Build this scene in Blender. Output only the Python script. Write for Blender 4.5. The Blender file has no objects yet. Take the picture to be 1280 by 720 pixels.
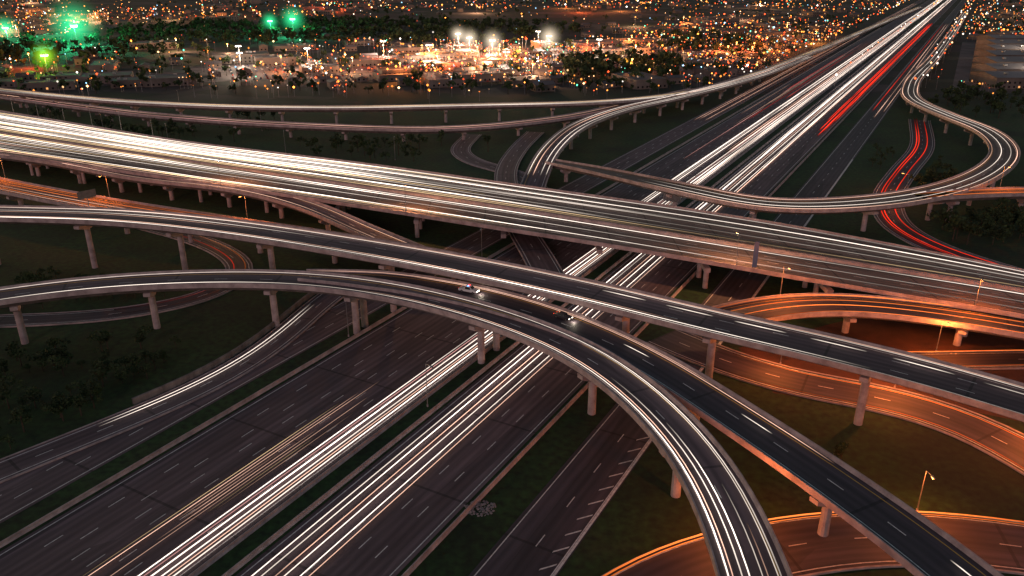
import bpy, bmesh, math, random
import numpy as np
from mathutils import Vector, noise
random.seed(7); rng=np.random.default_rng(7)
scene=bpy.context.scene
# centre lines of the ramps and slip roads, world metres (x east, y north, z up)
W={}
W['B']=[(-190,253,18),(-168,252,18),(-127,248,18),(-84,235,18),(-44,218,18),(-9,202,17.5),(22,185,17),(48,169,16.5),(71,156,16),(87,146,15.5),(100,136,15),(111,126,15)]
W['C']=[(-145,185,14),(-133,192,14),(-112,200,14),(-86,204,14),(-57,203,14),(-34,196,14),(-14,186,13.7),(4,173,13.3),(18,158,13),(27,141,13),(33,122,13),(35,105,13),(35,91,13),(34,79,13)]
W['D']=[(-58,206,14),(-37,203,14),(-17,196,13.7),(0,187,13.3),(15,175,13),(29,160,12.5),(42,139,12),(52,122,11.5),(60,107,11),(66,95,10.5),(70,84,10)]
W['E']=[(-238,333,10),(-208,317,10),(-157,291,10),(-111,273,9),(-65,256,8),(-26,243,6),(0,232,4)]
W['Gr']=[(-267,389,8.5),(-217,369,8.5),(-158,336,8.5),(-111,318,8.5),(-76,293,8),(-54,270,7),(-32,251,5)]
W['Hl']=[(-51,235,1),(-57,219,.5),(-63,194,.2),(-71,174,.2),(-83,157,.2),(-97,141,.2),(-110,126,.2)]
W['I']=[(-412,602,10),(-361,574,10),(-254,526,10),(-170,505,10),(-94,502,10),(-20,511,10),(57,523,10),(116,563,9),(184,651,8),(305,854,5),(578,1320,2),(883,1832,.5)]
W['J']=[(-416,605,6),(-362,575,6),(-215,491,7),(-110,458,7),(-36,451,7),(29,483,7),(79,535,7),(135,598,7)]
W['K']=[(8,329,4),(12,356,6),(19,391,8),(35,438,10),(66,493,10),(113,549,9.5),(191,652,8.5),(294,823,6)]
W['L']=[(18,370,7.3),(37,347,9),(67,309,11),(95,286,11),(131,288,11),(170,306,11),(208,340,11),(235,378,11),(251,422,11),(257,474,10),(267,539,9),(303,620,8),(409,804,5),(594,1130,3),(886,1651,1)]
W['L2']=[(156,297,11),(180,302,11),(200,304,11),(232,304,11)]
W['R2']=[(12,231,3),(8,257,3),(4,278,3),(0,318,2),(-3,376,1),(4,432,.3),(14,476,.2)]
W['M']=[(51,192,6),(64,196,8),(87,201,8),(109,196,8),(123,190,8),(134,184,8),(149,176,8)]
g2=lambda l:[(x,y,.2) for x,y in l]
W['N']=g2([(261,515),(223,432),(189,379),(160,330),(148,292),(152,265),(166,241),(183,222)])
W['O']=g2([(41,197),(53,183),(70,170),(86,164),(99,155),(107,140),(113,122)])
W['Q']=g2([(69,194),(84,183),(106,182),(132,183),(156,183)])
W['P']=g2([(12,93),(21,101),(36,109),(55,114),(72,115),(91,112),(103,108)])
W['R']=g2([(20,316),(0,379),(-16,395),(-28,423),(-23,469)])
W['S']=g2([(-150,300),(-118,280),(-98,262),(-88,244),(-92,226),(-112,212),(-150,206),(-190,204)])
# ------------------------------------------------------------- materials
def nt(name):
    m=bpy.data.materials.new(name); m.use_nodes=True
    t=m.node_tree; t.nodes.clear(); return m,t
def N(t,ty,**kw):
    n=t.nodes.new(ty)
    for k,v in kw.items():
        if k in n.inputs: n.inputs[k].default_value=v
        else: setattr(n,k,v)
    return n
def surf(name,c1,c2,scale=.3,rough=.8,coord='obj',stretch=(1,1,1),wear=False,bump=0,detail=6,metal=0):
    m,t=nt(name)
    o=N(t,'ShaderNodeOutputMaterial'); b=N(t,'ShaderNodeBsdfPrincipled'); b.inputs['Roughness'].default_value=rough
    b.inputs['Metallic'].default_value=metal
    t.links.new(b.outputs[0],o.inputs[0])
    if coord=='uv':
        tc=N(t,'ShaderNodeUVMap'); tc.uv_map='UVMap'; src=tc.outputs[0]
    else:
        tc=N(t,'ShaderNodeNewGeometry'); src=tc.outputs['Position']
    mp=N(t,'ShaderNodeMapping'); mp.inputs['Scale'].default_value=stretch; t.links.new(src,mp.inputs[0])
    n=N(t,'ShaderNodeTexNoise'); n.inputs['Scale'].default_value=scale; n.inputs['Detail'].default_value=detail
    n.inputs['Roughness'].default_value=.65
    t.links.new(mp.outputs[0],n.inputs[0])
    r=N(t,'ShaderNodeValToRGB'); r.color_ramp.elements[0].position=.35; r.color_ramp.elements[1].position=.65
    r.color_ramp.elements[0].color=(*c1,1); r.color_ramp.elements[1].color=(*c2,1)
    t.links.new(n.outputs[0],r.inputs[0]); col=r.outputs[0]
    if wear:
        # tyre tracks along the lanes, slab joints and big resurfacing patches
        sep=N(t,'ShaderNodeSeparateXYZ'); t.links.new(src,sep.inputs[0])
        def math_(op,a,b_=None,v=None):
            q=N(t,'ShaderNodeMath',operation=op); t.links.new(a,q.inputs[0])
            if b_ is not None: t.links.new(b_,q.inputs[1])
            elif v is not None: q.inputs[1].default_value=v
            return q.outputs[0]
        tr=math_('MULTIPLY',sep.outputs[1],v=3.44); tr=math_('SINE',tr); 
        mr=N(t,'ShaderNodeMapRange'); t.links.new(tr,mr.inputs[0]); mr.inputs[1].default_value=-1; mr.inputs[2].default_value=1; mr.inputs[3].default_value=.78; mr.inputs[4].default_value=1.12
        fr=math_('FRACT',math_('MULTIPLY',sep.outputs[0],v=1/wear)); jt=math_('GREATER_THAN',fr,v=.6/wear)
        mj=N(t,'ShaderNodeMapRange'); t.links.new(jt,mj.inputs[0]); mj.inputs[3].default_value=.45; mj.inputs[4].default_value=1
        vo=N(t,'ShaderNodeTexVoronoi'); vo.inputs['Scale'].default_value=1
        mp2=N(t,'ShaderNodeMapping'); mp2.inputs['Scale'].default_value=(.013,.27,1); t.links.new(src,mp2.inputs[0]); t.links.new(mp2.outputs[0],vo.inputs[0])
        sv=N(t,'ShaderNodeSeparateColor'); t.links.new(vo.outputs['Color'],sv.inputs[0])
        mv=N(t,'ShaderNodeMapRange'); t.links.new(sv.outputs[0],mv.inputs[0]); mv.inputs[3].default_value=.72; mv.inputs[4].default_value=1.25
        q=math_('MULTIPLY',mr.outputs[0],mj.outputs[0]); q=math_('MULTIPLY',q,mv.outputs[0])
        mx=N(t,'ShaderNodeVectorMath',operation='SCALE'); t.links.new(col,mx.inputs[0]); t.links.new(q,mx.inputs['Scale']); col=mx.outputs[0]
    t.links.new(col,b.inputs['Base Color'])
    if bump:
        bp=N(t,'ShaderNodeBump'); bp.inputs['Strength'].default_value=bump; t.links.new(n.outputs[0],bp.inputs['Height']); t.links.new(bp.outputs[0],b.inputs['Normal'])
    return m
def emit(name,col,st,sampling='AUTO'):
    m,t=nt(name); o=N(t,'ShaderNodeOutputMaterial'); e=N(t,'ShaderNodeEmission'); e.inputs[0].default_value=(*col,1); e.inputs[1].default_value=st
    t.links.new(e.outputs[0],o.inputs[0]); m.cycles.emission_sampling=sampling; return m
def emit_attr(name,st,sampling):
    m,t=nt(name); o=N(t,'ShaderNodeOutputMaterial'); e=N(t,'ShaderNodeEmission'); a=N(t,'ShaderNodeAttribute'); a.attribute_name='col'
    t.links.new(a.outputs['Color'],e.inputs[0]); e.inputs[1].default_value=st
    t.links.new(e.outputs[0],o.inputs[0]); m.cycles.emission_sampling=sampling; return m
ASPH=surf('asphalt',(.083,.054,.064),(.130,.090,.102),.5,.75,'uv',(.12,1,1),wear=28,bump=.05)
ASPHD=surf('asphalt_dark',(.042,.032,.043),(.068,.052,.064),.5,.7,'uv',(.12,1,1),wear=40,bump=.05)
DECKM=surf('concrete_pavement',(.10,.070,.062),(.17,.122,.108),.5,.75,'uv',(.1,1,1),wear=24,bump=.05)
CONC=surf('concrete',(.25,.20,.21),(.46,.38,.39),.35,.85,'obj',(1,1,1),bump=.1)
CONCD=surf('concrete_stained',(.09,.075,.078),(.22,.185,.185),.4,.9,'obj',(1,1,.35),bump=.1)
PAINT=surf('white_paint',(.45,.42,.42),(.8,.77,.76),1.2,.6)
YELL=surf('yellow_paint',(.5,.3,.05),(.6,.38,.08),1.2,.6)
METAL=surf('galvanised_metal',(.25,.25,.27),(.35,.35,.37),2,.45,metal=.7)
DIRT=surf('bare_soil',(.028,.011,.007),(.09,.032,.018),.09,.95,detail=10)
LEAF=surf('foliage',(.008,.018,.006),(.038,.068,.020),.25,.9)
BARK=surf('bark',(.03,.02,.015),(.06,.045,.03),2,.9)
ROOF=surf('roof_sheet',(.04,.035,.04),(.13,.11,.12),.02,.7)
ROOFP=surf('pale_roof_sheet',(.14,.13,.14),(.24,.22,.23),.03,.7,stretch=(1,.15,1))
WALLM=surf('painted_wall',(.08,.065,.06),(.20,.165,.15),.03,.85)
STONE=surf('pale_stone',(.12,.11,.12),(.3,.28,.29),.9,.9)
LOT=surf('parking_lot_asphalt',(.06,.045,.048),(.13,.10,.10),.05,.85)
TRAIL=emit_attr('light_trail_glow',1.0,'AUTO')
CITYL=emit_attr('city_lamp_glow',1.0,'NONE')
LENS_O=emit('lamp_lens_sodium',(1,.34,.07),12,'NONE')
# ------------------------------------------------------------- mesh helpers
class MB:
    def __init__(s): s.v=[];s.f=[];s.m=[];s.uv=[];s.c=[];s.mats=[];s.hascol=False
    def mi(s,mat):
        if mat not in s.mats: s.mats.append(mat)
        return s.mats.index(mat)
    def face(s,pts,mat,uv=None,cols=None):
        b=len(s.v); s.v+=[tuple(p) for p in pts]; s.f.append(tuple(range(b,b+len(pts)))); s.m.append(s.mi(mat))
        s.uv+=uv if uv else [(p[0],p[1]) for p in pts]
        s.c+=cols if cols else [(0,0,0,1)]*len(pts)
        if cols: s.hascol=True
    def box(s,c,size,mat,rz=0,taper=1,base=True):
        cx,cy,cz=c; sx,sy,sz=size[0]/2,size[1]/2,size[2]; ca,sa=math.cos(rz),math.sin(rz)
        def q(x,y,z): return (cx+x*ca-y*sa,cy+x*sa+y*ca,cz+z)
        a=[q(-sx,-sy,0),q(sx,-sy,0),q(sx,sy,0),q(-sx,sy,0)]; t=taper
        b=[q(-sx*t,-sy*t,sz),q(sx*t,-sy*t,sz),q(sx*t,sy*t,sz),q(-sx*t,sy*t,sz)]
        s.face(b,mat)
        if base: s.face(a[::-1],mat)
        for i in range(4):
            j=(i+1)%4; s.face([a[i],a[j],b[j],b[i]],mat)
    def cyl(s,p0,p1,r0,r1,mat,n=8,col=None):
        p0=Vector(p0);p1=Vector(p1);d=(p1-p0).normalized(); u=d.orthogonal().normalized(); w=d.cross(u)
        A=[p0+(u*math.cos(6.2832*i/n)+w*math.sin(6.2832*i/n))*r0 for i in range(n)]
        B=[p1+(u*math.cos(6.2832*i/n)+w*math.sin(6.2832*i/n))*r1 for i in range(n)]
        for i in range(n):
            j=(i+1)%n; s.face([A[i],A[j],B[j],B[i]],mat)
        s.face(A[::-1],mat); s.face(B,mat)
    def obj(s,name,parent=None):
        me=bpy.data.meshes.new(name); me.from_pydata(s.v,[],s.f)
        for m in s.mats: me.materials.append(m)
        me.polygons.foreach_set('material_index',s.m)
        u=me.uv_layers.new(name='UVMap'); u.data.foreach_set('uv',[x for q in s.uv for x in q])
        if s.hascol:
            a=me.color_attributes.new('col','FLOAT_COLOR','CORNER'); a.data.foreach_set('color',[x for q in s.c for x in q])
        me.update(); o=bpy.data.objects.new(name,me); scene.collection.objects.link(o)
        if parent: o.parent=parent
        return o
def npmesh(name,verts,faces,mat,cols=None,parent=None):
    """verts (N,3), faces (M,k) same-size polys"""
    me=bpy.data.meshes.new(name); n=len(verts); m,k=faces.shape
    me.vertices.add(n); me.vertices.foreach_set('co',verts.astype(np.float32).ravel())
    me.loops.add(m*k); me.loops.foreach_set('vertex_index',faces.astype(np.int32).ravel())
    me.polygons.add(m); me.polygons.foreach_set('loop_start',np.arange(0,m*k,k,dtype=np.int32)); me.polygons.foreach_set('loop_total',np.full(m,k,dtype=np.int32))
    me.materials.append(mat); me.update(calc_edges=True)
    if cols is not None:
        a=me.color_attributes.new('col','FLOAT_COLOR','POINT'); a.data.foreach_set('color',cols.astype(np.float32).ravel())
    o=bpy.data.objects.new(name,me); scene.collection.objects.link(o)
    if parent: o.parent=parent
    return o
def empty(name,loc=(0,0,0)):
    o=bpy.data.objects.new(name,None); o.location=loc; scene.collection.objects.link(o); return o
class Path:
    def __init__(s,pos,nrm,hw):
        s.pos=np.array(pos,float); s.n=np.array(nrm,float); s.hw=np.array(hw,float)
        d=np.linalg.norm(np.diff(s.pos,axis=0),axis=1); s.s=np.concatenate([[0],np.cumsum(d)]); s.L=s.s[-1]
    def at(s,q,off,dz=0,k=0):
        x=[np.interp(q,s.s,s.pos[:,i]) for i in range(3)]; nx=np.interp(q,s.s,s.n[:,0]); ny=np.interp(q,s.s,s.n[:,1]); h=np.interp(q,s.s,s.hw)
        o=off+k*h
        return (x[0]+nx*o,x[1]+ny*o,x[2]+dz)
    def hwat(s,q): return float(np.interp(q,s.s,s.hw))
    def near(s,x,y): return float(s.s[np.argmin((s.pos[:,0]-x)**2+(s.pos[:,1]-y)**2)])
def spline(ctrl,w,step=4):
    c=np.array([(q[0],q[1],q[2]) for q in ctrl],float); w=np.array(w if hasattr(w,'__len__') else [w]*len(c),float)
    c=np.vstack([2*c[0]-c[1],c,2*c[-1]-c[-2]]); w=np.concatenate([[w[0]],w,[w[-1]]])
    out=[];ww=[]
    for i in range(1,len(c)-2):
        p0,p1,p2,p3=c[i-1],c[i],c[i+1],c[i+2]
        t0=0;t1=np.linalg.norm(p1-p0)**.5;t2=t1+np.linalg.norm(p2-p1)**.5;t3=t2+np.linalg.norm(p3-p2)**.5
        n=max(2,int(np.linalg.norm(p2-p1)/step))
        for j in range(n+(i==len(c)-3)):
            t=t1+(t2-t1)*j/n
            A1=(t1-t)/(t1-t0)*p0+(t-t0)/(t1-t0)*p1;A2=(t2-t)/(t2-t1)*p1+(t-t1)/(t2-t1)*p2;A3=(t3-t)/(t3-t2)*p2+(t-t2)/(t3-t2)*p3
            B1=(t2-t)/(t2-t0)*A1+(t-t0)/(t2-t0)*A2;B2=(t3-t)/(t3-t1)*A2+(t-t1)/(t3-t1)*A3
            out.append((t2-t)/(t2-t1)*B1+(t-t1)/(t2-t1)*B2); ww.append(w[i]+(w[i+1]-w[i])*j/n)
    o=np.array(out)
    for _ in range(8): o[1:-1]=.25*o[:-2]+.5*o[1:-1]+.25*o[2:]   # fair the curve
    tg=np.gradient(o,axis=0)[:,:2]; tg/=np.linalg.norm(tg,axis=1)[:,None]
    return Path(o,np.stack([-tg[:,1],tg[:,0]],1),np.array(ww)/2)
def sweep(mb,path,prof,mat,s0=0,s1=None,col=None):
    """prof: list of (k,off,dz): lateral = k*halfwidth+off"""
    s1=path.L if s1 is None else min(s1,path.L); s0=max(0,s0)
    if s1-s0<.5: return
    qs=[s0]+[float(q) for q in path.s if s0+.3<q<s1-.3]+[s1]
    rows=[[path.at(q,o,dz,k) for (k,o,dz) in prof] for q in qs]
    hs=[path.hwat(q) for q in qs]
    for i in range(len(qs)-1):
        for j in range(len(prof)-1):
            uv=[(qs[i],prof[j][0]*hs[i]+prof[j][1]),(qs[i+1],prof[j][0]*hs[i+1]+prof[j][1]),(qs[i+1],prof[j+1][0]*hs[i+1]+prof[j+1][1]),(qs[i],prof[j+1][0]*hs[i]+prof[j+1][1])]
            cols=None
            if col is not None:
                c0=col(qs[i]);c1=col(qs[i+1]); cols=[c0,c1,c1,c0]
            mb.face([rows[i][j],rows[i+1][j],rows[i+1][j+1],rows[i][j+1]],mat,uv,cols)
def line(mb,path,k,off,wd=.2,mat=None,dz=.03,s0=0,s1=None): sweep(mb,path,[(k,off-wd/2,dz),(k,off+wd/2,dz)],mat or PAINT,s0,s1)
def dashes(mb,path,k,off,s0=0,s1=None,on=3.5,gap=9,wd=.2):
    s1=path.L if s1 is None else s1; q=s0+random.uniform(0,6)
    while q<s1-on:
        if random.random()<.9:
            a=path.at(q,off-wd/2,.03,k);b=path.at(q+on,off-wd/2,.03,k);c=path.at(q+on,off+wd/2,.03,k);d=path.at(q,off+wd/2,.03,k)
            mb.face([a,b,c,d],PAINT)
        q+=on+gap
COLS={'w':(1,.84,.72),'p':(1,.58,.42),'o':(1,.22,.04),'r':(1,.035,.012),'y':(1,.68,.36),'m':(.9,.42,.38)}
def trail(mb,path,k,off,c,inten,wd=.26,s0=0,s1=None,z=.65,fade=10,prof=None):
    s1=path.L if s1 is None else min(s1,path.L)
    base=COLS[c]; ph=random.uniform(0,100)
    def col(q):
        a=inten*max(.15,.72+.9*noise.noise((q*.018+ph,ph,0)))*min(1,max(.03,(q-s0)/fade))*min(1,max(.03,(s1-q)/fade))
        if prof: a*=prof(q)
        return (base[0]*a,base[1]*a,base[2]*a,1)
    h=wd/2
    sweep(mb,path,[(k,off-h,z),(k,off,z+h*.6),(k,off+h,z),(k,off,z-h*.6),(k,off-h,z)],TRAIL,s0,s1,col)
# freeway frame -----------------------------------------------------
DX,DY=.4885,.8726
def F(t,s,z=0): return (DY*t+DX*s,-DX*t+DY*s,z)
def tof(x,y): return x*DY-y*DX
BANDS=[(-153,-138.5),(-132.5,-98),(-92.5,-67.5),(-58.5,-44)]
def blocked(x,y,m=1.6):
    t=tof(x,y); return any(a-m<t<b+m for a,b in BANDS)
def free_spot(path,q):
    for dq in (0,3,-3,6,-6,9,-9,12,-12):
        if 0<q+dq<path.L:
            p=path.at(q+dq,0)
            if not blocked(p[0],p[1]): return q+dq
    return None
def deck(name,path,asph=ASPH,pier=32,lanes=2,depth=2.0,ph=.9,s0=0,piers=True,edge=True):
    root=empty(name)
    mb=MB(); o=.42
    sweep(mb,path,[(-1,o,0),(1,-o,0)],asph)
    sweep(mb,path,[(-1,o,0),(-1,o-.12,ph*.6),(-1,o-.18,ph),(-1,0,ph),(-1,0,-.45)],CONC)
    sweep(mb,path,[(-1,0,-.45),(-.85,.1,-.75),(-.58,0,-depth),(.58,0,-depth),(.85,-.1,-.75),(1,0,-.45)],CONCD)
    sweep(mb,path,[(1,0,-.45),(1,0,ph),(1,-o+.18,ph),(1,-o+.12,ph*.6),(1,-o,0)],CONC)
    for q in (0,path.L):
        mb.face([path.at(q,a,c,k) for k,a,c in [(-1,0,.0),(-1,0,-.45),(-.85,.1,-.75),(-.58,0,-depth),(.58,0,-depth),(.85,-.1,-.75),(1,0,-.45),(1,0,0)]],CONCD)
    mb.obj('deck',root)
    mk=MB()
    if edge: line(mk,path,-1,1.6,.2); line(mk,path,1,-1.6,.2,mat=YELL if lanes<3 else PAINT)
    for i in range(1,lanes): dashes(mk,path,-1+2*i/lanes,0)
    if mk.f: mk.obj('lane_markings',root)
    if piers:
        pb=MB(); q=pier*.5
        while q<path.L:
            fq=free_spot(path,q)
            if fq is not None:
                x,y,z=path.at(fq,0); top=z-depth-.02; hw=path.hwat(fq)
                if top>1.5:
                    nx=np.interp(fq,path.s,path.n[:,0]);ny=np.interp(fq,path.s,path.n[:,1]); rz=math.atan2(ny,nx)
                    cap=min(2.2,top*.35)
                    pb.cyl((x,y,-.3),(x,y,top-cap*.7),.95,.9,CONC,12)
                    L=hw*.72; ca,sa=math.cos(rz),math.sin(rz)
                    def Q(a,b,c): return (x+a*ca-b*sa,y+a*sa+b*ca,c)
                    prof=[(-L,top),(-L,top-cap*.45),(-1.2,top-cap),(1.2,top-cap),(L,top-cap*.45),(L,top)]
                    for b in (-.9,.9): pb.face([Q(a,b,c) for a,c in prof][::(1 if b<0 else -1)],CONC)
                    for i in range(6):
                        a0,c0=prof[i];a1,c1=prof[(i+1)%6]; pb.face([Q(a0,-.9,c0),Q(a0,.9,c0),Q(a1,.9,c1),Q(a1,-.9,c1)],CONC)
            q+=pier
        if pb.f: pb.obj('piers',root)
    return root
def groad(name,path,dz,asph=ASPH,kerb=True,lanes=2,lines=True,mat2=None):
    root=empty(name); mb=MB()
    sweep(mb,path,[(-1,0,dz),(1,0,dz)],asph)
    if kerb:
        for sg in (-1,1): sweep(mb,path,[(sg,-sg*.0,-.2),(sg,0,dz+.14),(sg,sg*.35,dz+.14),(sg,sg*.35,-.2)],CONC)
    if lines:
        for sg in (-1,1): line(mb,path,sg,-sg*.9,.22,dz=dz+.02)
        for i in range(1,lanes):
            pth=Path(path.pos+np.array([0,0,dz]),path.n,path.hw); dashes(mb,pth,-1+2*i/lanes,0)
    mb.obj('carriageway',root); return root
def fpath(t0,t1,s0=20,s1=3200):
    n=[DY,-DX]; ss=np.concatenate([np.arange(s0,700,20),np.arange(700,s1,120)])
    return Path([F((t0+t1)/2,s) for s in ss],[n]*len(ss),[(t1-t0)/2]*len(ss))
# ------------------------------------------------------------- ground
def ground():
    m,t=nt('night_ground'); o=N(t,'ShaderNodeOutputMaterial'); b=N(t,'ShaderNodeBsdfPrincipled'); b.inputs['Roughness'].default_value=.95; t.links.new(b.outputs[0],o.inputs[0])
    g=N(t,'ShaderNodeNewGeometry')
    n1=N(t,'ShaderNodeTexNoise'); n1.inputs['Scale'].default_value=.025; n1.inputs['Detail'].default_value=10; n1.inputs['Roughness'].default_value=.62; t.links.new(g.outputs['Position'],n1.inputs[0])
    r1=N(t,'ShaderNodeValToRGB'); e=r1.color_ramp.elements; e[0].position=.36;e[1].position=.74; e[0].color=(.005,.014,.004,1); e[1].color=(.028,.026,.012,1)
    x=e.new(.54); x.color=(.011,.038,.007,1); t.links.new(n1.outputs[0],r1.inputs[0])
    n2=N(t,'ShaderNodeTexNoise'); n2.inputs['Scale'].default_value=.6; n2.inputs['Detail'].default_value=8; t.links.new(g.outputs['Position'],n2.inputs[0])
    mr=N(t,'ShaderNodeMapRange'); mr.inputs[1].default_value=.3;mr.inputs[2].default_value=.7;mr.inputs[3].default_value=.4;mr.inputs[4].default_value=1.7; t.links.new(n2.outputs[0],mr.inputs[0])
    sc=N(t,'ShaderNodeVectorMath',operation='SCALE'); t.links.new(r1.outputs[0],sc.inputs[0]); t.links.new(mr.outputs[0],sc.inputs['Scale'])
    mp=N(t,'ShaderNodeMapping'); mp.inputs['Rotation'].default_value=(0,0,.35); mp.inputs['Scale'].default_value=(1/70,1/45,1); t.links.new(g.outputs['Position'],mp.inputs[0])
    vo=N(t,'ShaderNodeTexVoronoi',distance='CHEBYCHEV'); vo.inputs['Scale'].default_value=1; vo.inputs['Randomness'].default_value=.6; t.links.new(mp.outputs[0],vo.inputs[0])
    sp=N(t,'ShaderNodeSeparateColor'); t.links.new(vo.outputs['Color'],sp.inputs[0])
    r2=N(t,'ShaderNodeValToRGB'); r2.color_ramp.interpolation='CONSTANT'; e=r2.color_ramp.elements; e[0].color=(.008,.014,.006,1); e[1].position=.85; e[1].color=(.055,.042,.045,1)
    x=e.new(.55); x.color=(.025,.020,.021,1); t.links.new(sp.outputs[0],r2.inputs[0])
    sy=N(t,'ShaderNodeSeparateXYZ'); t.links.new(g.outputs['Position'],sy.inputs[0])
    fy=N(t,'ShaderNodeMapRange'); fy.inputs[1].default_value=560; fy.inputs[2].default_value=640; t.links.new(sy.outputs[1],fy.inputs[0])
    mx=N(t,'ShaderNodeMix',data_type='RGBA'); t.links.new(fy.outputs[0],mx.inputs[0]); t.links.new(sc.outputs[0],mx.inputs[6]); t.links.new(r2.outputs[0],mx.inputs[7])
    t.links.new(mx.outputs[2],b.inputs['Base Color'])
    mb=MB(); mb.face([(-9000,-600,0),(9000,-600,0),(14000,16000,0),(-14000,16000,0)],m); mb.obj('ground')
ground()
def patch(name,pts,mat,z):
    mb=MB(); mb.face([(x,y,z) for x,y in pts],mat); return mb.obj(name)
# ------------------------------------------------------------- freeway
F0=fpath(-152.5,-139.2);F1=fpath(-131.7,-98.7);F2=fpath(-91.6,-68.2);F3=fpath(-57.7,-44.8)
def flat(name,path,lanes,asph,edge=True):
    r=groad(name,path,.05,asph,kerb=False,lanes=1,lines=edge)
    mk=MB(); W_=path.hw[0]*2-3.6
    pth=Path(path.pos+np.array([0,0,.05]),path.n,path.hw)
    for i in range(1,lanes): dashes(mk,pth,0,-W_/2+W_*i/lanes,0,900)
    mk.obj('lane_dashes',r); return r
flat('frontage_road',F0,3,ASPH); flat('freeway_carriageway',F1,8,ASPH); flat('freeway_carriageway',F2,5,ASPH); fr=flat('collector_road',F3,2,ASPHD)
mk=MB(); line(mk,F3,1,-.5,.45,dz=.085,s1=420)
q=60
while q<130:   # gore hatching
    a=F3.at(q,3.2,.09);b=F3.at(q+.5,3.2,.09);c=F3.at(q+3.0,5.2,.09);d=F3.at(q+2.5,5.2,.09); mk.face([a,b,c,d],PAINT); q+=5
mk.obj('gore_hatching',fr)
def barrier(name,t,s0,s1,h=.9):
    n=[DY,-DX]; ss=np.arange(s0,s1+1,40); p=Path([F(t,s) for s in ss],[n]*len(ss),[0]*len(ss)); mb=MB()
    sweep(mb,p,[(0,-.4,0),(0,-.15,.35),(0,-.1,h),(0,.1,h),(0,.15,.35),(0,.4,0)],CONC); return mb.obj(name)
for t in (-133,-97.6,-92.7,-66.8): barrier('concrete_barrier',t,20,1400)
tm=MB()
for t,c,i,w in [(-99.9,'w',3.5,.3),(-100.7,'p',2,.2),(-101.6,'w',3.2,.3),(-103.1,'w',3.6,.34),(-104.2,'m',1.5,.2),(-105.0,'w',2.6,.25)]:
    trail(tm,F1,0,t+115.2,c,i,w,0,2600)
for k in range(8):
    t=-113+k*.8; trail(tm,F1,0,t+115.2,random.choice('ypp'),1.0+random.random(),.13,15+random.uniform(0,45),75+random.uniform(0,40))
for k in range(9):
    t=random.uniform(-114,-100); trail(tm,F1,0,t+115.2,random.choice('wwwp'),random.uniform(1.5,4),.3,random.uniform(240,420),2600)
for k in range(10):
    t=random.uniform(-130,-116); a=random.uniform(330,700); trail(tm,F1,0,t+115.2,random.choice('wpmr'),random.uniform(.5,1.5),.25,a,a+random.uniform(60,500))
for t,c,i,w in [(-88.6,'w',3,.24),(-87.2,'w',3,.24),(-85.2,'p',2,.2),(-83.9,'w',2.8,.24),(-81.6,'w',2.6,.2),(-80.3,'p',1.6,.18)]:
    trail(tm,F2,0,t+79.9,c,i,w,random.uniform(0,60),2600)
for k in range(5):
    t=random.uniform(-89,-76); trail(tm,F2,0,t+79.9,random.choice('wwp'),random.uniform(1.5,4),.3,random.uniform(240,420),2600)
for t in (-70.1,-71.5,-70.8,-73.5,-74.6): trail(tm,F2,0,t+79.9,'r',random.uniform(2,3.6),.36,460+random.uniform(0,80),1500)
for t in (-54,-50,-47): trail(tm,F3,0,t+51.2,'r' if t==-54 else 'p',1.4,.3,500+random.uniform(0,100),1500)
for t in (-149,-147,-142.5): trail(tm,F0,0,t+145.8,'p',1.3,.3,480+random.uniform(0,100),2200)
tm.obj('freeway_headlight_trails')
# ------------------------------------------------------------- main overpass A
AB=np.array([(-640,680),(-361,523),(-315,496),(-167,405),(-58,354),(19,311),(76,281),(121,249),(153,222),(170,207),(270,117)],float)
AM=np.array([(-640,630),(-313,448),(-274,428),(-121,348),(0,287),(90,236),(144,207),(163,196),(270,100)],float)
AF=np.array([(-640,590),(-278,394),(-245,378),(-150,334),(-61,292),(0,261),(41,241),(84,216),(133,190),(152,180),(270,78)],float)
xs=np.arange(-500,240,5.0)
def sm(a):
    y=np.interp(xs,a[:,0],a[:,1]); k=np.ones(13)/13; yp=np.concatenate([y[0]+(y[0]-y[1:7][::-1]),y,y[-1]+(y[-1]-y[-7:-1][::-1])]); return np.convolve(yp,k,'valid')
yb,ym,yf=sm(AB),sm(AM),sm(AF)
def between(a,b): return Path([(x,(p+q)/2,9) for x,p,q in zip(xs,a,b)],[(0,1)]*len(xs),[(p-q)/2 for p,q in zip(a,b)])
A1=between(yb,ym+.5);A2=between(ym-.5,yf)
def overpass(name,path,lanes):
    root=deck(name,path,DECKM,lanes=lanes,piers=False)
    pb=MB(); q=20
    while q<path.L:
        hw=path.hwat(q); n=max(3,int(hw/5))
        for i in range(n):
            k=-.8+1.6*i/(n-1); x,y,z=path.at(q,0,0,k)
            if not blocked(x,y): pb.cyl((x,y,-.3),(x,y,6.2),.8,.8,CONC,10)
        a=path.at(q,0,0,-.92);b=path.at(q,0,0,.92)
        pb.box(((a[0]+b[0])/2,(a[1]+b[1])/2,5.6),(1.8,abs(b[1]-a[1]),1.35),CONC)
        q+=36
    pb.obj('bents',root); return root
overpass('overpass_deck',A1,6); overpass('overpass_deck',A2,4)
tm=MB()
def px(path): # traffic was thinner towards the east
    def f(q):
        x=np.interp(q,path.s,path.pos[:,0]); return 1.0 if x<-60 else max(.3,1-(x+60)/170)
    return f
for i in range(18):
    k=-.84+1.66*i/17+random.uniform(-.03,.03)
    long=i%4==1
    s1=A1.L if long else random.uniform(430,720); s0=0 if random.random()<.75 else random.uniform(120,350)
    trail(tm,A1,k,0,random.choice('wwwyp'),random.choice((1.4,2.2,3.4,5.5)),random.uniform(.22,.46),s0,s1,fade=90,prof=px(A1))
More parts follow.
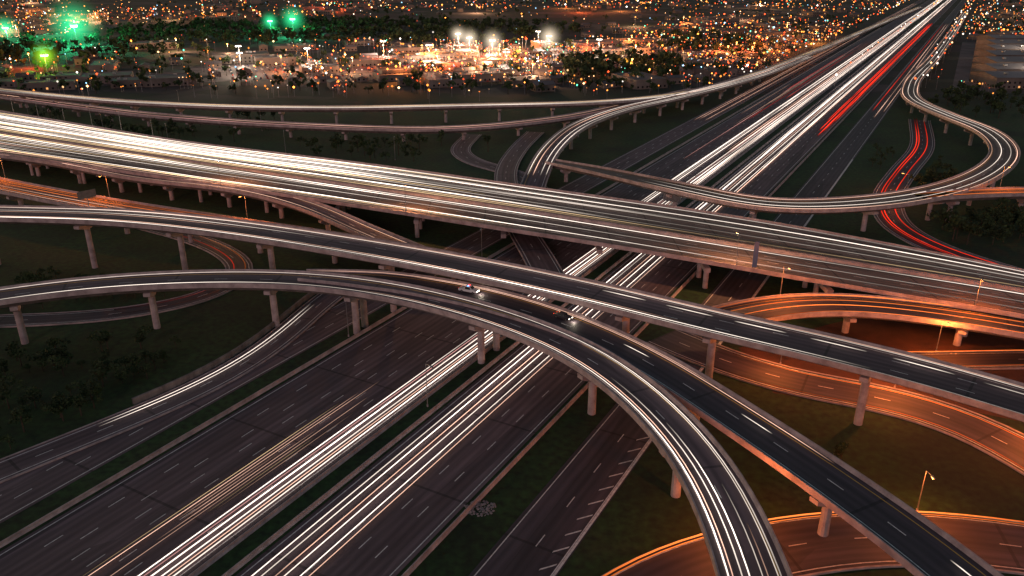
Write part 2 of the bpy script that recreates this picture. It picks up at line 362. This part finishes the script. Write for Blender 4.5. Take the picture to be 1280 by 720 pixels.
for i in range(12):
    k=-.80+1.62*i/11+random.uniform(-.03,.03)
    long=i in (2,6,10)
    s1=A2.L if long else random.uniform(330,600)
    trail(tm,A2,k,0,random.choice('wwyyp'),random.choice((1.1,1.8,2.6,4.2)),random.uniform(.2,.38),0,s1,fade=120,prof=px(A2))
tm.obj('overpass_headlight_trails')
# ------------------------------------------------------------- ramps
R={}
def ramp(key,name,w,**kw):
    R[key]=spline(W[key],w); return deck(name,R[key],**kw)
ramp('B','flyover_ramp',14,asph=ASPH,lanes=3,pier=34)
ramp('C','curved_ramp',10.6,asph=ASPH,lanes=2,pier=33)
ramp('D','diverging_ramp',[7,12,13,13,12,11,11,11,11,11,11],asph=ASPHD,lanes=2,pier=34)
ramp('E','connector_ramp',13,asph=DECKM,lanes=2,pier=30)
ramp('Gr','connector_ramp',9,asph=ASPH,lanes=2,pier=30)
ramp('I','long_ramp',10,asph=DECKM,lanes=2,pier=34)
ramp('J','long_ramp',10,asph=DECKM,lanes=2,pier=34)
ramp('K','loop_ramp',11,asph=ASPH,lanes=2,pier=30)
ramp('L','loop_ramp',[7,10,14,15,15,14,13,13,13,12,12,12,12,12,12],asph=DECKM,lanes=2,pier=34)
ramp('L2','connector_ramp',9,asph=DECKM,lanes=2,pier=30)
ramp('M','connector_ramp',13,asph=ASPHD,lanes=2,pier=28)
for key,name,w,dz,a in [('Hl','slip_road',8,.03,ASPH),('N','slip_road',12,.04,ASPHD),('O','slip_road',13,.06,ASPHD),('Q','slip_road',9,.09,ASPHD),('P','slip_road',14,.05,ASPHD),('R','slip_road',10,.05,ASPH),('R2','slip_road',10,.08,ASPH),('S','slip_road',8,.05,ASPHD)]:
    R[key]=spline(W[key],w); groad(name,R[key],dz,a)
wl=MB(); sweep(wl,R['Hl'],[(-1,-1.2,-.2),(-1,-1.2,1.5),(-1,-1.7,1.5),(-1,-1.7,-.2)],CONCD,0,85); wl.obj('retaining_wall')
patch('bare_soil',[(60,190),(110,215),(190,200),(200,150),(190,132),(160,128),(128,146),(104,158),(80,160),(62,166)],DIRT,.01)
tb=MB()
B,Cc,D_,E,Gr,Hl,I,J,K,L,M=[R[k] for k in ('B','C','D','E','Gr','Hl','I','J','K','L','M')]
for k,c,i,w,a,b in [(-.75,'w',2.6,.28,0,290),(-.62,'p',1.8,.2,0,250),(-.9,'w',2,.22,60,B.L),(.72,'w',1.8,.22,0,B.L),(.3,'w',1.5,.2,0,150),(.1,'p',1.4,.2,0,120),(.8,'p',1.6,.22,0,B.L)]: trail(tb,B,k,0,c,i,w,a,b,fade=30)
for a in np.arange(225,360,17): trail(tb,B,.35,0,'w',2,.3,a,a+12,fade=3)
for k,c,i,w,a,b in [(-.72,'w',2.6,.22,0,Cc.L),(-.6,'p',2.2,.16,110,Cc.L),(-.35,'w',2.4,.2,190,Cc.L),(-.15,'w',2.4,.2,210,Cc.L),(.2,'w',1.8,.16,230,Cc.L),(.35,'p',1.8,.16,240,Cc.L),(.7,'w',1.6,.2,0,Cc.L),(.62,'w',2.0,.16,170,Cc.L)]: trail(tb,Cc,k,0,c,i,w,a,b,fade=20)
for k,a,b in [(.8,0,120),(.7,30,150)]: trail(tb,D_,k,0,'p',1.6,.2,a,b,fade=10)
for a in (95,130,175): trail(tb,D_,.2,0,'w',1.6,.25,a,a+8,fade=2)
for k in (-.7,-.5,-.2,.2,.5,.7): trail(tb,E,k,0,random.choice('oop'),random.uniform(1,2),.25,0,E.L,fade=20)
for k in (-.6,.5): trail(tb,Gr,k,0,'p',1.4,.25,0,Gr.L)
for k in (-.5,-.2): trail(tb,Hl,k,0,'w',2.2,.2,20,95)
for k in (-.5,.0,.5): trail(tb,I,k,0,random.choice('wy'),1.8,.3,0,I.L)
for k in (-.5,.4): trail(tb,J,k,0,random.choice('pm'),1.3,.3,0,J.L)
for k in (-.75,-.3,.3,.75): trail(tb,K,k,0,random.choice('wp'),2.0,.26,20,K.L)
for k in (-.8,-.4,.2,.8): trail(tb,L,k,0,random.choice('wpp'),1.8,.28,60,L.L,fade=40)
for k in (-.85,.85,.3,-.2): trail(tb,M,k,0,'o',2.4,.3,0,M.L,fade=30)
for k in (-.5,-.3,.4): trail(tb,R['N'],k,0,'r',1.5,.34,0,R['N'].L,fade=60)
for k in (-.5,.5): trail(tb,R['L2'],k,0,'o',1.6,.3,0,R['L2'].L)
for k in (-.9,.9): trail(tb,R['Q'],k,0,'o',2.2,.28,0,R['Q'].L)
for k in (-.9,.6): trail(tb,R['O'],k,0,'o',1.8,.24,20,R['O'].L,fade=40)
trail(tb,R['P'],.95,0,'o',3.0,.4,0,R['P'].L,fade=30); trail(tb,R['P'],.84,0,'o',1.6,.25,0,R['P'].L,fade=30)  # glowing strips stand in for orange light on the outer kerb
for k in (-.4,.5): trail(tb,R['S'],k,0,'r' if k<.4 else 'o',.6,.2,10,130,fade=50)
tb.obj('ramp_trails_and_kerb_glow')
# ------------------------------------------------------------- lamps
def plight(name,loc,col,power,rad=.6,parent=None):
    l=bpy.data.lights.new(name,'POINT'); l.color=col; l.energy=power; l.shadow_soft_size=rad
    o=bpy.data.objects.new(name,l); o.location=loc; scene.collection.objects.link(o)
    if parent: o.parent=parent
    return o
def lamp_post(x,y,z,h=11,rz=0,lit=None,power=8000):
    root=empty('street_lamp',(x,y,z)); root.rotation_euler[2]=rz
    mb=MB(); mb.cyl((0,0,0),(0,0,h),.11,.07,METAL,8); mb.cyl((0,0,h),(2.2,0,h+.5),.06,.05,METAL,6); mb.box((2.6,0,h+.42),(1.0,.4,.16),METAL); mb.cyl((0,0,0),(0,0,.6),.22,.2,CONC,8)
    if lit: mb.box((2.6,0,h+.33),(.8,.32,.08),LENS_O)
    mb.obj('pole_and_head',root)
    if lit: plight('lamp_light',(2.6,0,h+.1),lit,power,.5,root)
SOD=(1,.22,.035)
for i in range(9):
    q=150+i*26; x,y,z=A1.at(q,.3,0,1); lamp_post(x,y,z,11,-1.57)
for key,q,pw in [('E',.1,8000),('E',.35,9000),('E',.6,9000),('M',.25,11000),('M',.7,11000),('O',.3,10000),('O',.55,15000),('O',.8,12000),('Q',.5,10000),('P',.35,10000),('P',.7,10000),('N',.6,5000),('L2',.5,6000)]:
    p=R[key]; x,y,z=p.at(q*p.L,.5,0,1); nx,ny=p.n[int(q*(len(p.n)-1))]; lamp_post(x,y,z,9,math.atan2(-ny,-nx),SOD,pw)
for q in (430,520,640): x,y,z=A2.at(q,-.3,0,-1); lamp_post(x,y,z,10,1.57,(1,.42,.16),17000)
for t,s in ((-95,130),(-95,190),(-62,160),(-135,150),(-135,220)): x,y,z=F(t,s); lamp_post(x,y,z,11,random.uniform(0,6))
for x,y in ((-300,500),(-240,470),(-190,440),(-120,420),(-60,405),(-150,480),(-230,560)): lamp_post(x,y,0,12,-1.3)
# ------------------------------------------------------------- vegetation
allp=list(R.values())
def clear_of_roads(x,y,m=6):
    if blocked(x,y,m): return False
    if x>.545*y-12 and 630<y<1050 and x<.55*y+230: return False   # warehouse estate
    if -160<tof(x,y)<-38: return False
    yy=np.interp(x,xs,yf),np.interp(x,xs,yb)
    if yy[0]-m<y<yy[1]+m: return False
    for p in allp:
        if np.min((p.pos[:,0]-x)**2+(p.pos[:,1]-y)**2)<(p.hw.max()+m)**2: return False
    return True
def grove(name,pts,hmin,hmax,nleaf,lsize):
    V=[];Fc=[];tk=MB()
    for x,y in pts:
        h=random.uniform(hmin,hmax); r=h*random.uniform(.32,.5); tk.cyl((x,y,-.2),(x,y,h*.55),h*.03,h*.015,BARK,5)
        for j in range(3):
            a=random.uniform(0,6.28); tk.cyl((x,y,h*.4),(x+math.cos(a)*r*.6,y+math.sin(a)*r*.6,h*.7),h*.013,h*.006,BARK,4)
        nb=6; bc=np.stack([rng.normal(0,r*.42,nb)+x,rng.normal(0,r*.42,nb)+y,rng.uniform(h*.42,h*.85,nb)],1)
        cl=rng.integers(0,nb,nleaf); d=rng.normal(size=(nleaf,3)); d/=np.linalg.norm(d,axis=1)[:,None]
        c=bc[cl]+d*(r*.42*rng.uniform(.5,1.1,(nleaf,1)))*np.array([1,1,.8])
        a=rng.normal(size=(nleaf,3)); a/=np.linalg.norm(a,axis=1)[:,None]; b=np.cross(a,rng.normal(size=(nleaf,3))); b/=np.linalg.norm(b,axis=1)[:,None]
        s=lsize*rng.uniform(.5,1.2,(nleaf,1))*h/10
        V.append(np.stack([c-a*s,c-b*s*.6,c+a*s,c+b*s*.6],1).reshape(-1,3))
    V=np.concatenate(V); fa=np.arange(len(V)).reshape(-1,4)
    root=empty(name); npmesh('leaves',V,fa,LEAF,parent=root); tk.obj('trunks',root)
def scatter(cx,cy,rx,ry,n,m=6):
    out=[]
    for _ in range(n*4):
        if len(out)>=n: break
        a=random.uniform(0,6.28); r=random.random()**.5; x=cx+rx*r*math.cos(a); y=cy+ry*r*math.sin(a)
        if clear_of_roads(x,y,m): out.append((x,y))
    return out
grove('tree_grove',scatter(172,290,26,22,26,3)+scatter(205,330,30,30,24,4),6,11,280,.75)
grove('tree_grove',scatter(330,560,60,45,40),7,12,160,.9)
grove('tree_grove',scatter(-118,165,34,26,60,2)+scatter(-140,215,40,20,26,2)+scatter(-100,180,16,14,14,2),3,7,300,.6)
grove('shrub_mass',scatter(90,270,22,18,10,3)+scatter(60,130,12,14,3,3)+scatter(190,410,30,50,24,4)+scatter(-130,235,40,14,16,2),2.5,6,200,.6)
grove('tree_grove',scatter(-230,480,110,50,44)+scatter(-60,430,60,30,26),5,10,120,.9)
grove('distant_trees',scatter(-230,1180,330,190,620)+scatter(100,760,60,80,90)+scatter(230,1000,60,130,80)+scatter(-560,900,200,150,160),8,15,34,2.0)
city_t=[]
while len(city_t)<700:
    y=1/random.uniform(1/3000,1/620); x=random.uniform(-.75,.75)*y
    if clear_of_roads(x,y,8): city_t.append((x,y))
grove('distant_trees',city_t,6,12,26,2.2)
# ------------------------------------------------------------- city
GA=.35; ca,sa=math.cos(GA),math.sin(GA)
def snap(x,y):
    u=x*ca+y*sa; v=-x*sa+y*ca
    if random.random()<.5: u=round(u/90)*90+random.uniform(-2,2)
    else: v=round(v/70)*70+random.uniform(-2,2)
    return u*ca-v*sa,u*sa+v*ca
def dens(x,y):
    if 990<y<1400 and -600<x<140: return .05
    if 640<y<850 and 40<x<170: return .15
    if 680<y<980 and -90<x<150: return .8
    if 680<y<980 and -230<x<=-90: return .38
    if x<-200 and y<1000: return .08
    if y<680: return .12
    return max(.06,min(1,noise.noise((x/260,y/420,3))*1.8+.62))
palette=[((1,.30,.045),.44),((1,.10,.025),.27),((1,.55,.24),.14),((1,.88,.75),.08),((.15,1,.6),.035),((.35,.7,1),.035)]
pc=[c for c,_ in palette]; pw=np.cumsum([w for _,w in palette])
LV=[];LC=[];poles=MB(); nL=0
octv=np.array([(1,0,0),(-1,0,0),(0,1,0),(0,-1,0),(0,0,1),(0,0,-1)],float); octf=np.array([(0,2,4),(2,1,4),(1,3,4),(3,0,4),(2,0,5),(1,2,5),(3,1,5),(0,3,5)])
def lamp_pt(x,y,h,r,c,it):
    LV.append(octv*r+np.array([x,y,h])); LC.append(np.tile([c[0]*it,c[1]*it,c[2]*it,1],(6,1)))
    if y<1100: poles.cyl((x,y,0),(x,y,h-r*.5),.12,.08,METAL,4)
while nL<7200:
    y=1/random.uniform(1/5000,1/600); x=random.uniform(-.78,.78)*y
    if random.random()>dens(x,y): continue
    if random.random()<.6: x,y=snap(x,y)
    if not clear_of_roads(x,y,5): continue
    h=random.choice((4,7,9,10)); r=random.choice((.3,.35,.45,.55,.7,1.1))*(.55+y/1900); c=pc[int(np.searchsorted(pw,random.random()*.999))]
    lamp_pt(x,y,h,r,c,random.choice((1.2,1.6,2.2,3.0,4.0,6.5))); nL+=1
for s in np.arange(700,3000,45):
    for t in (-168,-160,-36,-28,-95):
        if random.random()<.75:
            x,y,_=F(t+random.uniform(-3,3),s+random.uniform(-12,12)); lamp_pt(x,y,10,random.uniform(.5,1.1)*(.6+s/2400),random.choice(pc[:4]),random.uniform(1.5,5)); nL+=1
LF=(octf[None]+6*np.arange(nL)[:,None,None]).reshape(-1,3)
cr=empty('city_street_lights'); npmesh('lamp_globes',np.concatenate(LV),LF,CITYL,np.concatenate(LC),cr); poles.obj('lamp_poles',cr)
# parking lots and lit yards
for x,y,sx,sy in [(-60,840,240,120),(60,900,140,90),(-230,760,130,120),(-130,720,90,50),(-20,720,120,60),(-330,700,110,60)]:
    pts=[(x+a*ca*sx/2-b*sa*sy/2,y+a*sa*sx/2+b*ca*sy/2) for a,b in ((-1,-1),(1,-1),(1,1),(-1,1))]; patch('parking_lot',pts,LOT,.02+random.uniform(.01,.05))
patch('concrete_yard',[(345,640),(600,640),(820,1040),(562,1040)],LOT,.015)
pk=MB(); CARP=[surf('car_paint',c,tuple(q*1.2 for q in c),1,.3) for c in ((.5,.5,.5),(.05,.05,.06),(.3,.04,.03),(.08,.1,.2))]; GLASS=surf('car_glass',(.01,.01,.012),(.02,.02,.024),1,.1)
for x0,y0,nx_,ny_ in [(-60,840,34,9),(60,900,20,7),(-130,720,14,4),(-20,720,18,5),(-230,760,10,10)]:
    for i in range(nx_):
        for j in range(ny_):
            if random.random()<.3: continue
            a=(i-nx_/2)*5.6; b=(j-ny_/2)*11; x=x0+a*ca-b*sa; y=y0+a*sa+b*ca
            m=random.choice(CARP); pk.box((x,y,.35),(1.8,4.4,.75),m,GA,.96); pk.box((x,y,1.1),(1.6,2.4,.5),GLASS,GA,.8,False)
pk.obj('parked_cars')
WINL=emit('lit_window',(1,.42,.14),1.2,'NONE')
def building(mb,x,y,w,d,h,kind,rz=GA,wins=True,roof=None):
    roof=roof or ROOF
    ca_,sa_=math.cos(rz),math.sin(rz)
    def q(a,b,z): return (x+a*ca_-b*sa_,y+a*sa_+b*ca_,z)
    w2,d2=w/2,d/2; A=[(-w2,-d2),(w2,-d2),(w2,d2),(-w2,d2)]
    for i in range(4):
        p,r=A[i],A[(i+1)%4]; mb.face([q(*p,0),q(*r,0),q(*r,h),q(*p,h)],WALLM)
    if kind=='gable':
        rh=h+d*.18 if roof is ROOF else h+d*.06; e=.6
        mb.face([q(-w2-e,-d2-e,h-.15),q(w2+e,-d2-e,h-.15),q(w2+e,0,rh),q(-w2-e,0,rh)],roof); mb.face([q(-w2-e,0,rh),q(w2+e,0,rh),q(w2+e,d2+e,h-.15),q(-w2-e,d2+e,h-.15)],roof)
        mb.face([q(-w2,-d2,h),q(-w2,0,rh-.1),q(-w2,d2,h)],WALLM); mb.face([q(w2,-d2,h),q(w2,d2,h),q(w2,0,rh-.1)],WALLM)
    else:
        mb.face([q(*p,h-.4) for p in A],roof)
        for i in range(random.randint(1,4)): 
            a,b=random.uniform(-w2*.7,w2*.7),random.uniform(-d2*.7,d2*.7); X=q(a,b,h-.4); mb.box(X,(2.5,2,1.4),METAL,rz)
    if wins:
        fr_=random.choice((0,.05,.12,.25))
        for i in range(int(w/4)):
            for fl in range(max(1,int(h/3.4))):
                a=-w2+2+i*4; z0=1+fl*3.3
                lit=random.random()<fr_
                mb.face([q(a,-d2-.03,z0),q(a+1.5,-d2-.03,z0),q(a+1.5,-d2-.03,z0+1.5),q(a,-d2-.03,z0+1.5)],WINL if lit else GLASS)
        for i in range(int(d/4)):
            for sg in (-1,1):
                b=-d2+2+i*4; lit=random.random()<fr_
                mb.face([q(sg*(w2+.03),b,1),q(sg*(w2+.03),b+1.5,1),q(sg*(w2+.03),b+1.5,2.5),q(sg*(w2+.03),b,2.5)],WINL if lit else GLASS)
cb=MB(); nb=0
while nb<800:
    y=1/random.uniform(1/4500,1/640); x=random.uniform(-.78,.78)*y
    if random.random()>dens(x,y)+.06: continue
    if not clear_of_roads(x,y,28): continue
    u=x*ca+y*sa; v=-x*sa+y*ca; u=round(u/30)*30+random.uniform(-3,3); v=round(v/35)*35+random.uniform(-3,3); x,y=u*ca-v*sa,u*sa+v*ca
    if not clear_of_roads(x,y,20): continue
    big=random.random()<.16
    w_,d_=(random.uniform(26,60),random.uniform(18,34)) if big else (random.uniform(9,18),random.uniform(8,12))
    building(cb,x,y,w_,d_,random.uniform(5,9) if big else random.uniform(3,6),'flat' if big else 'gable',GA+random.choice((0,0,1.571)),y<1600); nb+=1
cb.obj('distant_city_buildings')
for y in (668,722,776,832,890,950,1012):
    wb=MB(); building(wb,.555*y+88,y,150,40,9,'gable',.0,True,ROOFP)
    for i in range(7): wb.box((.555*y+25+i*20,y-10,10.4),(2.6,2.6,1.2),METAL)
    wb.obj('warehouse')
# floodlit masts: a self-glowing ball imitates the lens bloom round some luminaires
def glow_ball(root,z,r,col,st):
    m,t=nt('emissive_glow'); o=N(t,'ShaderNodeOutputMaterial'); e=N(t,'ShaderNodeEmission'); e.inputs[0].default_value=(*col,1)
    tc=N(t,'ShaderNodeTexCoord'); ln=N(t,'ShaderNodeVectorMath',operation='LENGTH'); t.links.new(tc.outputs['Object'],ln.inputs[0])
    mr=N(t,'ShaderNodeMapRange'); mr.inputs[1].default_value=0; mr.inputs[2].default_value=1; mr.inputs[3].default_value=1; mr.inputs[4].default_value=0; t.links.new(ln.outputs['Value'],mr.inputs[0])
    pw_=N(t,'ShaderNodeMath',operation='POWER'); t.links.new(mr.outputs[0],pw_.inputs[0]); pw_.inputs[1].default_value=3.6
    ml=N(t,'ShaderNodeMath',operation='MULTIPLY'); t.links.new(pw_.outputs[0],ml.inputs[0]); ml.inputs[1].default_value=st/r; t.links.new(ml.outputs[0],e.inputs[1])
    t.links.new(e.outputs[0],o.inputs['Volume']); m.cycles.emission_sampling='NONE'
    bm=bmesh.new(); bmesh.ops.create_icosphere(bm,subdivisions=3,radius=1); me=bpy.data.meshes.new('emissive_glow'); bm.to_mesh(me); bm.free(); me.materials.append(m)
    ob=bpy.data.objects.new('emissive_glow',me); scene.collection.objects.link(ob); ob.parent=root; ob.location=(0,0,z); ob.scale=(r,r,r)
def mast(x,y,h,col,lens,power,r=1.6,n=8,glow_r=0):
    root=empty('floodlight_mast',(x,y,0)); mb=MB(); mb.cyl((0,0,0),(0,0,h),.35,.18,METAL,8); mb.cyl((0,0,h),(0,0,h+.4),1.6,1.6,METAL,12)
    lm=emit('floodlight_lens',lens,9,'NONE')
    for i in range(n):
        a=6.283*i/n; cx,cy=2.4*math.cos(a),2.4*math.sin(a); mb.cyl((1.4*math.cos(a),1.4*math.sin(a),h+.2),(cx,cy,h+.1),.08,.08,METAL,4)
        mb.cyl((cx,cy,h-r*.4),(cx,cy,h),r*.45,r*.3,METAL,8); mb.cyl((cx,cy,h-r*1.2),(cx,cy,h-r*.4),r*.35,r*.5,lm,8)
    mb.obj('mast',root); plight('flood_light',(0,0,h-5),col,power,1.5,root)
    if glow_r: glow_ball(root,h-1.5,glow_r,col,3.0)
GR=(.04,1,.36)
mast(-513,983,26,GR,(.35,1,.7),420000,3.2,8,44); mast(-583,965,24,GR,(.25,1,.6),180000,1.8,8,22); mast(-292,1120,24,GR,(.3,1,.75),150000,2.2,8,26); mast(-318,1105,22,GR,(.3,1,.75),80000,1.6,8,18)
mast(-415,735,18,(.42,1,.04),(.75,1,.3),60000,1.7,8,17)
for x,y,p,glow_r in [(-80,800,90000,0),(-20,850,120000,18),(40,900,120000,20),(90,860,60000,0),(-130,840,70000,0),(-60,930,90000,16),(-190,770,60000,0),(-240,730,60000,0),(-260,790,60000,0),(-5,740,40000,0),(30,960,90000,0),(-45,880,90000,17),(452,698,50000,0),(545,860,60000,0)]:
    mast(x,y,20,(1,.80,.58),(1,.9,.75),p,1.0,6,glow_r)
for i in range(60):
    while True:
        y=1/random.uniform(1/2400,1/650); x=random.uniform(-.6,.68)*y
        if i<16: x,y=random.uniform(-230,150),random.uniform(690,980)
        if clear_of_roads(x,y,10) and random.random()<dens(x,y): break
    root=empty('street_lamp',(x,y,0)); mb=MB(); mb.cyl((0,0,0),(0,0,14),.2,.12,METAL,6); mb.cyl((0,0,13.6),(0,0,14.2),.9,.6,LENS_O,8); mb.obj('pole_and_head',root)
    plight('lamp_light',(0,0,12.5),random.choice(((1,.28,.06),(1,.28,.06),(1,.13,.03),(1,.5,.25))),random.uniform(50000,140000)*(y/1000),1,root)
# ------------------------------------------------------------- vehicles, signs, stones
RED=emit('tail_lens',(1,.05,.02),4,'NONE'); HEAD=emit('head_lens',(1,.85,.65),8,'NONE'); BLUE=emit('beacon_lens',(.1,.3,1),5,'NONE')
RUB=surf('tyre_rubber',(.01,.01,.01),(.02,.02,.02),3,.8)
def vehicle(name,x,y,z,head,paint,pickup=False,beacon=False):
    root=empty(name,(x,y,z)); root.rotation_euler[2]=head
    L,Wd=(5.4,1.95) if pickup else (4.7,1.82); l=L/2
    pr=[(-l,.35),(-l,.95),(-l*.35,1.0),(-l*.28,1.75),(l*.28,1.78),(l*.50,1.08),(l*.95,.95),(l,.7),(l,.35)] if pickup else [(-l,.35),(-l,.9),(-l*.8,1.0),(-l*.5,1.42),(l*.15,1.45),(l*.45,.98),(l*.92,.82),(l,.6),(l,.35)]
    bm=bmesh.new(); rows=[]
    for sy,ins in ((-1,1),(1,1)):
        rows.append([bm.verts.new((px_,sy*Wd/2*(1 if pz<1.05 else .82),pz)) for px_,pz in pr])
    bm.faces.new(rows[0][::-1]); bm.faces.new(rows[1])
    n=len(pr)
    for i in range(n): j=(i+1)%n; bm.faces.new((rows[0][i],rows[0][j],rows[1][j],rows[1][i]))
    bmesh.ops.recalc_face_normals(bm,faces=bm.faces); bmesh.ops.bevel(bm,geom=bm.edges[:],offset=.06,segments=2,affect='EDGES')
    me=bpy.data.meshes.new('body'); bm.to_mesh(me); bm.free(); me.materials.append(paint); o=bpy.data.objects.new('body',me); scene.collection.objects.link(o); o.parent=root
    g=MB(); a,b=(-l*.26,l*.26) if pickup else (-l*.45,l*.12); zt=1.68 if pickup else 1.36
    for sy in (-1,1): g.face([(a,sy*(Wd/2+.005),1.08),(b+.3,sy*(Wd/2+.005),1.08),(b-.05,sy*(Wd/2*.84+.03),zt),(a+.1,sy*(Wd/2*.84+.03),zt)],GLASS)
    f0,f1=(pr[5],pr[4]) 
    g.face([(f0[0]+.02,-Wd*.38,f0[1]+.06),(f0[0]+.02,Wd*.38,f0[1]+.06),(f1[0]+.05,Wd*.34,f1[1]-.05),(f1[0]+.05,-Wd*.34,f1[1]-.05)],GLASS); g.obj('windows',root)
    wh=MB()
    for wx in (-l*.62,l*.62):
        for sy in (-1,1): wh.cyl((wx,sy*(Wd/2-.22),.34),(wx,sy*(Wd/2+.02),.34),.34,.34,RUB,14); wh.cyl((wx,sy*(Wd/2+.02),.34),(wx,sy*(Wd/2+.04),.34),.18,.18,METAL,10)
    wh.obj('wheels',root)
    lt=MB()
    for sy in (-.65,.65): lt.box((l+.02,sy,.62),(.06,.36,.16),HEAD); lt.box((-l-.02,sy,.72),(.06,.3,.18),RED)
    if beacon: lt.box((0,-.35,1.8),(.3,.5,.14),BLUE); lt.box((0,.35,1.8),(.3,.5,.14),RED)
    lt.obj('lights',root)
    plight('headlamp_light',(l+1.0,0,.6),(1,.85,.65),220,.1,root)
WHITE=surf('white_car_paint',(.6,.6,.62),(.75,.75,.77),.5,.3); BLK=CARP[1]
def on(path,x,y,off,rev=False):
    q=path.near(x,y); p=path.at(q,off,0); n=path.n[np.argmin(abs(path.s-q))]; return p,math.atan2(-n[0],n[1])+(math.pi if rev else 0)
p,h=on(D_,-14,194,2.5); vehicle('police_pickup_truck',*p,h,WHITE,True,True)
p,h=on(D_,12,180,2.5,False); vehicle('sedan_car',*p,h,BLK)
SB=surf('sign_blue',(.02,.08,.22),(.03,.10,.28),1,.4); SG=surf('sign_back',(.10,.10,.11),(.16,.16,.17),1,.5,metal=.4)
def sign(name,x,y,z,h,w_,sh,mat,rz):
    root=empty(name,(x,y,z)); root.rotation_euler[2]=rz; mb=MB(); mb.cyl((0,0,0),(0,0,h+sh),.12,.1,METAL,8); mb.box((0,-.2,h),(w_,.1,sh),mat); mb.box((0,-.12,h+.3),(w_,.08,.12),METAL); mb.box((0,-.12,h+sh-.4),(w_,.08,.12),METAL); mb.obj('post_and_panel',root)
sign('highway_sign',72,222.6,9.9,.6,1.4,8,SB,0)
sign('highway_sign',-141,257,18.9,3,6,2.6,SG,.9)
sign('overhead_sign',F(-95,300)[0],F(-95,300)[1],0,6,7,3,SG,-.5)
sb=MB()
for i in range(120):
    a=random.uniform(0,6.28); r=random.random()**.5; x,y=-6+3.0*r*math.cos(a),123+2.4*r*math.sin(a); s=random.uniform(.2,.45); sb.box((x,y,-.05),(s*1.5,s,s*.6),STONE,random.uniform(0,3),random.uniform(.4,.7))
sb.obj('rock_pile')
# ------------------------------------------------------------- camera & sky
cd=bpy.data.cameras.new('camera'); cam=bpy.data.objects.new('camera',cd); scene.collection.objects.link(cam); scene.camera=cam
cam.location=(0,0,95); cam.rotation_euler=(math.pi/2-math.atan(.41),0,0); cd.lens=28.125; cd.sensor_width=36; cd.clip_end=30000; cd.clip_start=1
w=bpy.data.worlds.new('World'); scene.world=w; w.use_nodes=True; t=w.node_tree; bg=t.nodes['Background']
sk=t.nodes.new('ShaderNodeTexSky'); sk.sky_type='NISHITA'; sk.sun_disc=False; sk.sun_elevation=math.radians(3); sk.sun_rotation=math.radians(-70)
t.links.new(sk.outputs[0],bg.inputs[0]); bg.inputs[1].default_value=.15
sl=bpy.data.lights.new('sun','SUN'); sl.energy=.6; sl.angle=math.radians(14); sl.color=(1,.58,.58); so=bpy.data.objects.new('sun',sl); scene.collection.objects.link(so)
so.rotation_euler=(math.radians(72),0,math.radians(-20))
scene.view_settings.view_transform='Standard'; scene.view_settings.look='None'; scene.view_settings.exposure=0
